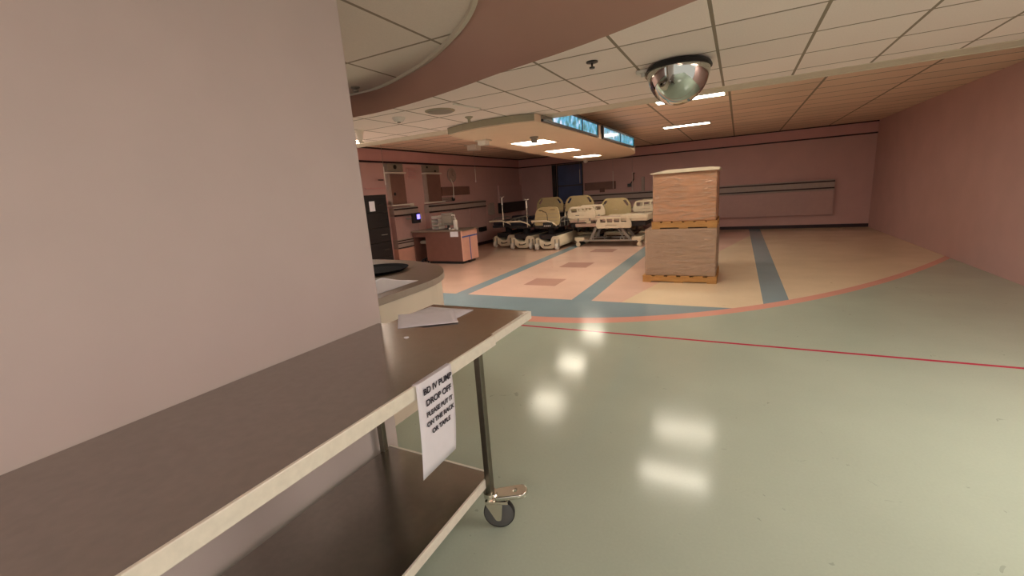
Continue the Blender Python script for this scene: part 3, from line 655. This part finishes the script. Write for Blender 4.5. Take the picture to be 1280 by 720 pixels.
def make_bed(label, loc, rotz, deck=.70, raised=(1, 0), head=True, foot=True, wide=2.25, group='hospital beds at the back wall', boardh=.46, detail=True, cols=('bedwhite', 'bedpink')):
    """origin at floor centre; length along local X (head at -X), side rails at local y = -/+ .46"""
    t = thing('hospital_bed', label, 'bed', loc, rotz, group); L = wide; h = L/2; c1, c2 = cols
    fr = BM()
    for s in (-1, 1):
        bx(fr, -h+.30, h-.32, s*.38-.03, s*.38+.03, .15, .20)
    for xx in (-h+.33, -.1, h-.35): bx(fr, xx-.03, xx+.03, -.38, .38, .15, .20)
    obj('base_frame', fr, M['bedgrey'], t)
    for xx in (-h+.30, h-.30):
        obj('base_cover', joinbm([prism(BM(), rounded([(xx-.15, -.42), (xx+.15, -.42), (xx+.15, .42), (xx-.15, .42)], .06), .17, .27)]), M[c1], t, bevel=.02)
    for xx in (-h+.26, h-.24):
        for s in (-1, 1):
            c = obj('caster', joinbm([box(xx-.02, xx+.02, s*.40-.045, s*.40-.035, .05, .18), box(xx-.02, xx+.02, s*.40+.035, s*.40+.045, .05, .18), box(xx-.05, xx+.05, s*.40-.05, s*.40+.05, .15, .185)]), M[c1], t)
            obj('wheel', wheel_bm(xx, s*.40, .065, .065, .05), M[c1], c, smooth=True)
    for s in (-1, 1):
        obj('lift_arm', joinbm([rectbar(BM(), (-.30, s*.3, deck-.1), (-.52, s*.3, .19), .05, .07), rectbar(BM(), (-.38, s*.3, deck-.12), (-.44, s*.3, .19), .03, .03)]), M['bedgrey'], t)
        obj('lift_arm', joinbm([rectbar(BM(), (.30, s*.3, deck-.1), (.62, s*.3, .19), .05, .07), rectbar(BM(), (.46, s*.3, .42), (.34, s*.3, .19), .03, .03), rectbar(BM(), (.22, s*.3, deck-.1), (.46, s*.3, .19), .03, .03)]), M['bedgrey'], t)
    obj('deck_frame', box(-h+.06, h-.06, -.42, .42, deck-.14, deck-.02), M['dark'], t, bevel=.02)
    sk = joinbm([prism(BM(), rounded([(-h+.2, -.45), (h-.75, -.45), (h-.75, .45), (-h+.2, .45)], .05), deck-.13, deck-.03)])
    obj('lower_skirt', sk, M[c2], t, bevel=.02)
    obj('deck', joinbm([box(-h+.03, -.36, -.44, .44, deck, deck+.10), box(-.35, .2, -.44, .44, deck, deck+.10), box(.21, h-.03, -.44, .44, deck, deck+.10)]), M[c2], t, bevel=.02)
    obj('edge_rail', joinbm([box(-h+.02, h-.02, s*.455-.012, s*.455+.012, deck+.07, deck+.11) for s in (-1, 1)]), M[c1], t, bevel=.006)
    obj('foot_block', prism(BM(), rounded([(h-.74, -.45), (h, -.45), (h, .45), (h-.74, .45)], .06), deck+.0, deck+.165), M[c1], t, bevel=.02)
    if detail:
        obj('control_panel', joinbm([box(-h+.55, -h+.68, -.475, -.45, deck-.03, deck+.08), box(-h+.5, -h+.54, -.47, -.45, deck, deck+.06)]), M[c1], t, bevel=.008)
        obj('side_slot', box(-.48, -.12, -.452, -.441, deck+.02, deck+.045), M['dark'], t)
    for i, s in enumerate((-1, 1)):
        z0 = deck+.13 if raised[0] else deck-.2
        obj('side_rail', rail_plate(.80, .32, MXZ((-h+.03, s*.50, z0)), 3), M[c1], t)
        z0 = deck+.10 if raised[1] else deck-.17
        obj('side_rail', rail_plate(.96, .30, MXZ((-h+.86, s*.50, z0)), 4), M[c1], t)
        obj('rail_link', joinbm([rectbar(BM(), (-h+.3, s*.46, deck), (-h+.32, s*.48, deck+.16), .05, .02), rectbar(BM(), (-h+.65, s*.46, deck), (-h+.65, s*.48, deck+.16), .05, .02)]), M['bedgrey'], t)
    if head: obj('headboard', board(.92, boardh, MYZ((-h-.01, 0, deck+.06))), M['bedtan'], t)
    if foot: obj('footboard', board(.90, boardh*.65, MYZ((h+.03, 0, deck+.02))), M['bedtan'], t)
    return t
make_bed('cream hospital bed side-on in front of the others, one side rail up, one down', (-3.25, 12.5, 0), 0, .70, (1, 0), head=False, foot=False)
make_bed('hospital bed end-on behind the front bed, with a tan headboard showing two corner handles', (-3.29, 14.4, 0), PI/2, .74, (0, 0), boardh=.50, foot=False, detail=False)
make_bed('hospital bed end-on behind the raised side rail at the left, its tan headboard tallest', (-4.42, 14.4, 0), PI/2, .92, (0, 0), boardh=.46, foot=False, detail=False)
make_bed('white-railed hospital bed at the right, running behind the stacked cartons', (-1.66, 13.8, 0), 0, .74, (1, 0), head=False, detail=False)
make_bed('greyish hospital bed farthest left at the back, behind the stretcher with tan backrest', (-5.5, 14.6, 0), PI/2, .94, (0, 0), boardh=.44, foot=False, detail=False)

# ------------------------------------------------------------------ stretchers
def make_stretcher(label, loc, rotz, back, pole, mat_flat=True):
    t = thing('stretcher', label, 'stretcher', loc, rotz, 'wheeled stretchers at the left')
    # end faces -Y ; length along Y
    def shroud():
        pts = rounded([(-.40, .10), (-.40, .27), (-.33, .34), (-.12, .20), (.10, .20), (.18, .36), (.38, .36), (.42, .22), (.42, .12), (.30, .20), (.16, .06), (-.16, .06), (-.26, .18)], .045, 4)
        return plate(pts, [], 1.7, MXZ((0, 1.0, 0)), .03)
    obj('base_cover', shroud(), M['bedwhite'], t, smooth=True)
    for s in (-1, 1):
        for yy in (.12, 1.88):
            c = obj('caster', joinbm([box(s*.33-.07, s*.33-.055, yy-.03, yy+.03, .08, .3), box(s*.33+.055, s*.33+.07, yy-.03, yy+.03, .08, .3)]), M['bedgrey'], t)
            obj('wheel', wheel_bm(s*.33, yy, .10, .10, .10, 'X'), M['white'], c, smooth=True)
    obj('lift_column', joinbm([tube(BM(), [(0, .55, .2), (0, .55, .66)], .11, 16), tube(BM(), [(0, 1.45, .2), (0, 1.45, .66)], .11, 16), box(-.28, .28, .2, 1.8, .30, .44)]), M['dark'], t)
    obj('pedal', joinbm([tube(BM(), [(-.1, .14, .16), (-.06, .05, .14), (.06, .05, .14), (.12, .14, .16)], .015)]), M['blackrub'], t)
    obj('deck_frame', box(-.36, .36, .05, 1.95, .62, .70), M['dark'], t, bevel=.02)
    if back:
        obj('mattress', box(-.34, .34, .8, 1.95, .70, .80), M['navy'], t, bevel=.03)
        mx = Matrix.Translation((0, .18, .70)) @ Matrix.Rotation(math.radians(-14), 4, 'X') @ Matrix.Rotation(PI/2, 4, 'X')
        out = rounded([(-.40, 0), (.40, 0), (.42, .22), (.34, .50), (-.26, .50), (-.38, .40)], .08, 5)
        hl = [rounded([(-.28, .40), (-.12, .40), (-.12, .44), (-.28, .44)], .015, 3), rounded([(.08, .42), (.26, .42), (.26, .455), (.08, .455)], .015, 3)]
        obj('backrest', plate(out, hl, .05, mx, .01), M['bedtan'], t)
        obj('back_cushion', plate([(p[0]*.9, p[1]*.92) for p in out], [], .09, Matrix.Translation((0, .075, .01)) @ mx, .02), M['navy'], t)
        obj('ridge', joinbm([plate([(-.34, z), (.36, z), (.36, z+.008), (-.34, z+.008)], [], .058, mx) for z in (.12, .22, .32)]), M['bedgrey'], t)
    else:
        obj('mattress', box(-.35, .35, .08, 1.95, .70, .82), M['navy'], t, bevel=.04)
        obj('pillow', box(-.25, .25, 1.3, 1.75, .82, .92), M['navy'], t, bevel=.04)
    for s in (-1, 1):
        obj('side_rail', joinbm([tube(BM(), [(s*.40, .25, .66), (s*.43, .28, .86), (s*.43, .5, .90), (s*.43, 1.35, .90), (s*.43, 1.6, .86), (s*.40, 1.62, .66)], .017), tube(BM(), [(s*.43, .3, .78), (s*.43, 1.58, .78)], .012)] + [tube(BM(), [(s*.43, yy, .64), (s*.43, yy, .9)], .01) for yy in (.6, .9, 1.2)]), M['bedgrey'], t)
    obj('end_handle', joinbm([tube(BM(), [(-.42, .06, .80), (-.40, -.05, .84), (-.1, -.08, .84), (.1, -.08, .84)], .026), tube(BM(), [(.1, -.08, .84), (.30, -.06, .78), (.36, .06, .70)], .02)]), M['bedwhite'], t, smooth=True)
    if pole:
        px_, h = pole
        p = obj('pole', tube(BM(), [(px_, .0, .66), (px_, .0, h)], .017), M['chrome'], t)
        obj('hook', joinbm([tube(BM(), [(px_, 0, h-.01), (px_-.05, 0, h+.03), (px_-.07, 0, h)], .01), tube(BM(), [(px_, 0, h-.01), (px_+.06, 0, h+.02), (px_+.09, 0, h+.02)], .012)]), M['white'], p)
        obj('pole_sleeve', tube(BM(), [(px_, 0, h-.22), (px_, 0, h-.03)], .026), M['white'], p)
    t.scale = (.93, .9, 1)
    if back:
        cb = obj('control_box', box(-.02, .28, -.10, .02, .66, .80), M['blackp'], t, bevel=.02)
        obj('button', joinbm([box(.02+i*.06, .055+i*.06, -.105, -.10, .69, .72) for i in range(4)]), M['white'], cb)
        obj('gooseneck', tube(BM(), [(.12, -.04, .80), (.12, -.05, 1.0), (.08, -.05, 1.08), (-.02, -.05, 1.10)], .010), M['blackrub'], t)
    return t
make_stretcher('wheeled stretcher with an upright tan backrest and black control box at its end', (-4.81, 11.30, 0), 0, True, None)
make_stretcher('wheeled stretcher with flat navy mattress and silver pole, middle of the three', (-5.71, 11.5, 0), 0, False, (.30, 1.44))
make_stretcher('wheeled stretcher with white end handle nearest the left wall, leftmost of the three', (-6.56, 11.95, 0), 0, False, (.10, 1.55))

# ------------------------------------------------------------------ pallets and cartons
SX0, SX1, SY0, SY1 = -1.40, -.28, 7.55, 8.6
def make_pallet(label, x0, x1, y0, y1, z):
    t = thing('pallet', label, 'pallet', ((x0+x1)/2, (y0+y1)/2, z), 0, 'wooden pallets')
    w, d = (x1-x0)/2, (y1-y0)/2
    for k in range(3):
        yy = -d+.05+(2*d-.1)*k/2
        obj('bearer', box(-w, w, yy-.04, yy+.04, .018, .095), M['pallet'], t, bevel=.003)
    for k in range(6):
        xx = -w+.07+(2*w-.14)*k/5
        obj('deck_board', box(xx-.07, xx+.07, -d, d, .095, .115), M['pallet'], t, bevel=.002)
    for k in range(3):
        xx = -w+.07+(2*w-.14)*k/2
        obj('bottom_board', box(xx-.07, xx+.07, -d, d, 0, .018), M['pallet'], t, bevel=.002)
    return t
make_pallet('light wood pallet on the floor under the stacked cartons', SX0-.02, SX1+.02, SY0-.01, SY1, 0)
t = thing('cardboard_carton', 'plain grey brown carton in film wrap on the floor pallet, lower of the stack', 'carton', ((SX0+SX1)/2, 8.07, .115), 0, 'cartons stacked on pallets')
obj('box', box(SX0+.02, SX1, SY0+.02, SY1-.02, .115, .90), M['card2'], t, world=True, bevel=.015)
obj('stretch_wrap', box(SX0+.01, SX1+.01, SY0+.01, SY1-.01, .13, .895), M['wrap'], t, world=True, bevel=.03)
obj('flap', joinbm([box(SX0+.02, SX1, SY0+.015, SY0+.019, .80, .90)]), M['card2'], t, world=True)
make_pallet('light wood pallet between the two wrapped cartons', SX0+.12, SX1-.0, SY0+.04, SY1-.05, .902)
t = thing('cardboard_carton', 'tall brown carton in shiny wrinkled film on the upper pallet, top of the stack', 'carton', ((SX0+SX1)/2, 8.07, 1.018), 0, 'cartons stacked on pallets')
obj('box', box(SX0+.14, SX1-.02, SY0+.06, SY1-.07, 1.018, 1.79), M['card'], t, world=True, bevel=.012)
obj('stretch_wrap', box(SX0+.13, SX1-.01, SY0+.05, SY1-.06, 1.02, 1.795), M['wrap'], t, world=True, bevel=.03)
obj('lid', plate([(SX0+.10, 1.797), (SX1+.01, 1.797), (SX1+.01, 1.835), (SX1-.1, 1.85), (SX0+.36, 1.85), (SX0+.10, 1.808)], [], 1.0, MXZ((0, 8.06, 0))), M['bedwhite'], t, world=True)

# ------------------------------------------------------------------ nurse station counter
CT = 1.0
cpts = [(-2.20, -.6), (-2.20, 2.35), (-2.205, 2.62), (-2.23, 2.88), (-2.33, 3.12), (-2.52, 3.36), (-2.78, 3.55), (-3.1, 3.69), (-3.5, 3.76), (-4.0, 3.76), (-4.6, 3.6), (-4.9, 3.3), (-4.95, 2.9), (-3.6, 2.2), (-3.3, 1.6), (-3.2, -.6)]
cs = smooth_pl(cpts + [cpts[0]], 1)[:-1]
t = thing('nurse_station_counter', 'curved counter with taupe top and cream front behind the white wall end', 'counter', (-3.0, 2.2, 0))
obj('worktop', prism(BM(), cs, CT-.055, CT, 1), [M['top'], M['topedge']], t, world=True, bevel=.004)
cen = V((-3.4, 2.2))
ins = []
for i, pnt in enumerate(cs):
    a = V(cs[i-1]); b = V(cs[(i+1) % len(cs)]); d = (b-a)
    n_ = V((d.y, -d.x)); n_ = n_.normalized() if n_.length > 1e-6 else V((0, 0))
    pv = V(pnt); q = pv - n_*.03 if ((pv - n_*.03) - cen).length < (pv-cen).length else pv + n_*.03
    ins.append((q.x, q.y))
obj('front_panel', prism(BM(), ins, 0, CT-.056), M['cream'], t, world=True)
# items on the counter
t = thing('black_tray', 'shallow black oval tray on the curved counter, half behind the white wall end', 'tray', (-3.10, 3.06, CT), .3)
obj('tray', lathe(BM(), [(0, .008), (.26, .008), (.30, .03), (.315, .03), (.27, 0), (0, 0)], 36), M['matteblack'], t, smooth=True)
obj('liner', lathe(BM(), [(0, .012), (.25, .012), (.25, .009)], 36), M['matteblack'], t)
def sheet(name, label, pts, z, curl, m='paper', group=None, sub=6):
    bm = BM(); n = len(pts); P = [V((p[0], p[1], 0)) for p in pts]
    g = {}
    for i in range(sub+1):
        for j in range(sub+1):
            u, v = i/sub, j/sub
            q = P[0]*(1-u)*(1-v) + P[1]*u*(1-v) + P[2]*u*v + P[3]*(1-u)*v
            h = curl*(math.sin(u*6+v*2)*.5+.5)*(u*v+.15) + .0004
            g[i, j] = bm.verts.new((q.x, q.y, z+h))
    for i in range(sub):
        for j in range(sub): bm.faces.new((g[i, j], g[i+1, j], g[i+1, j+1], g[i, j+1]))
    o = obj(name, bm, M[m], smooth=True); s = o.modifiers.new('thick', 'SOLIDIFY'); s.thickness = .0015; s.offset = 1
    return tag(o, label, 'paper', group)
def pz(x, y, z): p = onz(x, y, z); return (p.x, p.y)
sheet('paper_sheet', 'crumpled white papers on the curved counter edge beside the black tray', [(-2.30, 2.22), (-2.62, 2.30), (-2.72, 2.74), (-2.32, 2.74)], CT, .012, sub=12)

# ------------------------------------------------------------------ stainless work table with casters
TZ = .99
X0, X1 = -1.775, -1.03
t = thing('steel_table', 'stainless steel work table on casters with a lower shelf, against the white wall end', 'table', (-1.4, .8, 0))
YM = 1.72; YN = -.75; YL = 2.15
obj('tabletop', joinbm([box(X0, X1, YN, YM-.003, TZ-.012, TZ)]), M['steel'], t, world=True)
obj('table_leaf', joinbm([box(X0+.05, X1-.02, YM, YL, TZ-.016, TZ-.004)]), M['steel'], t, world=True)
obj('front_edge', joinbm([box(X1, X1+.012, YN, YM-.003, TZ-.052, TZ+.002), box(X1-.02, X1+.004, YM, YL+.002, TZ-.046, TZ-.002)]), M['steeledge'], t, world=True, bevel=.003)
obj('end_edge', box(X0+.05, X1-.021, YL-.002, YL+.01, TZ-.044, TZ-.004), M['steelleg'], t, world=True)
obj('end_edge', box(X0, X1-.001, YN-.01, YN, TZ-.05, TZ), M['steelleg'], t, world=True)
obj('under_brace', joinbm([box(X0+.06, X1-.06, yy, yy+.04, TZ-.05, TZ-.013) for yy in (YN+.1, .4, 1.56)]), M['steelleg'], t, world=True)
SZ = .27
obj('lower_shelf', joinbm([box(X0+.03, X1-.045, YN+.03, 1.64, SZ-.012, SZ)]), M['steel'], t, world=True)
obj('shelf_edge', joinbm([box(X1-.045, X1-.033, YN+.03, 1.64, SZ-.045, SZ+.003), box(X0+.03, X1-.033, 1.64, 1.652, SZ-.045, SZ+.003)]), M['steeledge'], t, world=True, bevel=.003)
for lx in (X1-.022, X0+.03):
    for ly in (1.60, YN+.08):
        obj('leg', joinbm([box(lx-.017, lx+.017, ly-.017, ly+.017, .19, TZ-.05)]), M['steelleg'], t, world=True, bevel=.004)
        ang = .38 if ly > 0 else .5
        mt = Matrix.Translation((lx, ly, 0)) @ Matrix.Rotation(ang, 4, 'Z') @ Matrix.Scale(1.2, 4)
        b = joinbm([tube(BM(), [(0, 0, .14), (0, 0, .165)], .028, 16), box(-.02, .075, -.034, .034, .128, .14), plate(rounded([(-.02, .13), (.052, .13), (.046, .07), (.042, .05), (.022, .05)], .008), [], .004, MXZ((0, -.032, 0))), plate(rounded([(-.02, .13), (.052, .13), (.046, .07), (.042, .05), (.022, .05)], .008), [], .004, MXZ((0, .032, 0)))])
        b.transform(mt); c = obj('caster', b, M['chrome'], t, world=True, bevel=.002)
        b = wheel_bm(.032, 0, .0665, .0635, .034, 'Y'); b.transform(mt); w_ = obj('wheel', b, M['rubber'], c, world=True, smooth=True); b = lathe(BM(), [(.0635, -.014), (.066, -.008), (.066, .008), (.0635, .014), (.058, .0)], 28, Matrix.Translation((.032, 0, .0665)) @ Matrix.Rotation(PI/2, 4, 'X')); b.transform(mt); obj('tyre', b, M['blackrub'], c, world=True, smooth=True)
        b = plate(rounded([(.0, -.028), (.12, -.032), (.14, 0), (.12, .032), (0, .028)], .015), [[(.088+.012*math.cos(a*PI/6), .012*math.sin(a*PI/6)) for a in range(12)]], .02, Matrix.Translation((.02, 0, .148)) @ Matrix.Rotation(math.radians(-9), 4, 'Y'), .004)
        b.transform(mt); obj('brake_pedal', b, M['chrome'], c, world=True)
# papers on the table
sheet('paper_sheet', 'folded white sheet with grey creases lying on the steel table', [pz(497, 411, TZ), pz(573, 403, TZ), pz(566, 388, TZ), pz(498, 394, TZ)], TZ, .006, sub=8)
sheet('paper_sheet', 'white sheet under the folded one, its corner pointing along the steel table', [pz(500, 396, TZ), pz(571, 397, TZ), pz(592, 387, TZ), pz(538, 383, TZ)], TZ-.004, .0015, sub=4)
tag(obj('paper_scrap', lathe(BM(), [(0, .004), (.012, .003), (.014, 0)], 7, Matrix.Translation(onz(508, 422, TZ))), M['paper']), 'tiny white scrap on the steel table near the folded sheet', 'scrap')
# hanging sign
sx = X1+.014
t = thing('paper_sign', 'white paper sign with black block lettering taped to the steel table edge', 'sign', (sx, 1.24, TZ))
ya, yb = 1.115, 1.335
bm = BM(); g = {}
NS = 10
for i in range(NS+1):
    for j in range(NS+1):
        u, v = i/NS, j/NS
        yy = ya+(yb-ya)*u - .025*v; zz = TZ+.003-.37*v
        xx = sx + .004 + .012*math.sin(v*2.6)*(.6+.4*u) - .006*u*v
        g[i, j] = bm.verts.new((xx, yy, zz))
for i in range(NS):
    for j in range(NS): bm.faces.new((g[i, j], g[i+1, j], g[i+1, j+1], g[i, j+1]))
for i in range(NS):   # tab folded over the table edge
    a, b = g[i, 0], g[i+1, 0]
    c = bm.verts.new((b.co.x-.02, b.co.y, TZ+.004)); d = bm.verts.new((a.co.x-.02, a.co.y, TZ+.004)); bm.faces.new((a, b, c, d))
o = obj('sheet', bm, M['paper'], t, world=True, smooth=True); s = o.modifiers.new('thick', 'SOLIDIFY'); s.thickness = .001
lines = [('BD IV PUMP', .034, .048), ('DROP OFF', .034, .094), ('PLEASE PUT IT', .026, .136), ('ON THE RACK', .026, .174), ('OR TABLE', .026, .212)]
tb = []
for s_, size, dz in lines:
    v = dz/.37
    xx = sx+.004+.012*math.sin(v*2.6)*.8-.003*v+.0035
    obj('lettering', text_bm(s_, size, MYZ((xx, (ya+yb)/2-.025*v+.012, TZ-dz))), M['ink'], t, world=True)

# ------------------------------------------------------------------ world and colour management
w = bpy.data.worlds.new('world'); bpy.context.scene.world = w; w.use_nodes = True
w.node_tree.nodes['Background'].inputs[0].default_value = (.95, .86, .78, 1); w.node_tree.nodes['Background'].inputs[1].default_value = .24
def area(name, loc, sx_, sy_, power, col, rot=(0, 0, 0)):
    l = bpy.data.lights.new(name, 'AREA'); l.shape = 'RECTANGLE'; l.size = sx_; l.size_y = sy_; l.energy = power; l.color = col
    o = link(bpy.data.objects.new(name, l)); o.location = loc; o.rotation_euler = rot; return o
# unseen glowing panels added as fill light, outside the frame
M['strip'] = mat('fill_panel_diffuser', srgb(255, 244, 225), .5, noise=0, emit=(1, .90, .80, 1), es=4)
strip_light(2.5, 2.6, 1.3, 1.3, HL-.03, 'added unseen fill panel over the green floor at the right')
strip_light(.9, -2.2, 1.6, 1.0, HL+.03, 'added unseen fill panel over the green floor behind the camera')
M['strip'] = mat('wall_fill_diffuser', srgb(255, 244, 225), .5, noise=0, emit=(1, .88, .76, 1), es=7)
strip_light(-6.0, 4.75, 1.6, .9, HL-.01, 'unseen panel added to light the left wall, left of the white wall end')  # added out of sight to brighten the near part of the left wall
bpy.context.view_layer.update()
sc = bpy.context.scene
sc.view_settings.view_transform = 'Standard'; sc.view_settings.look = 'None'; sc.view_settings.gamma = 1; sc.view_settings.use_curve_mapping = False
sc.view_settings.exposure = 1.95
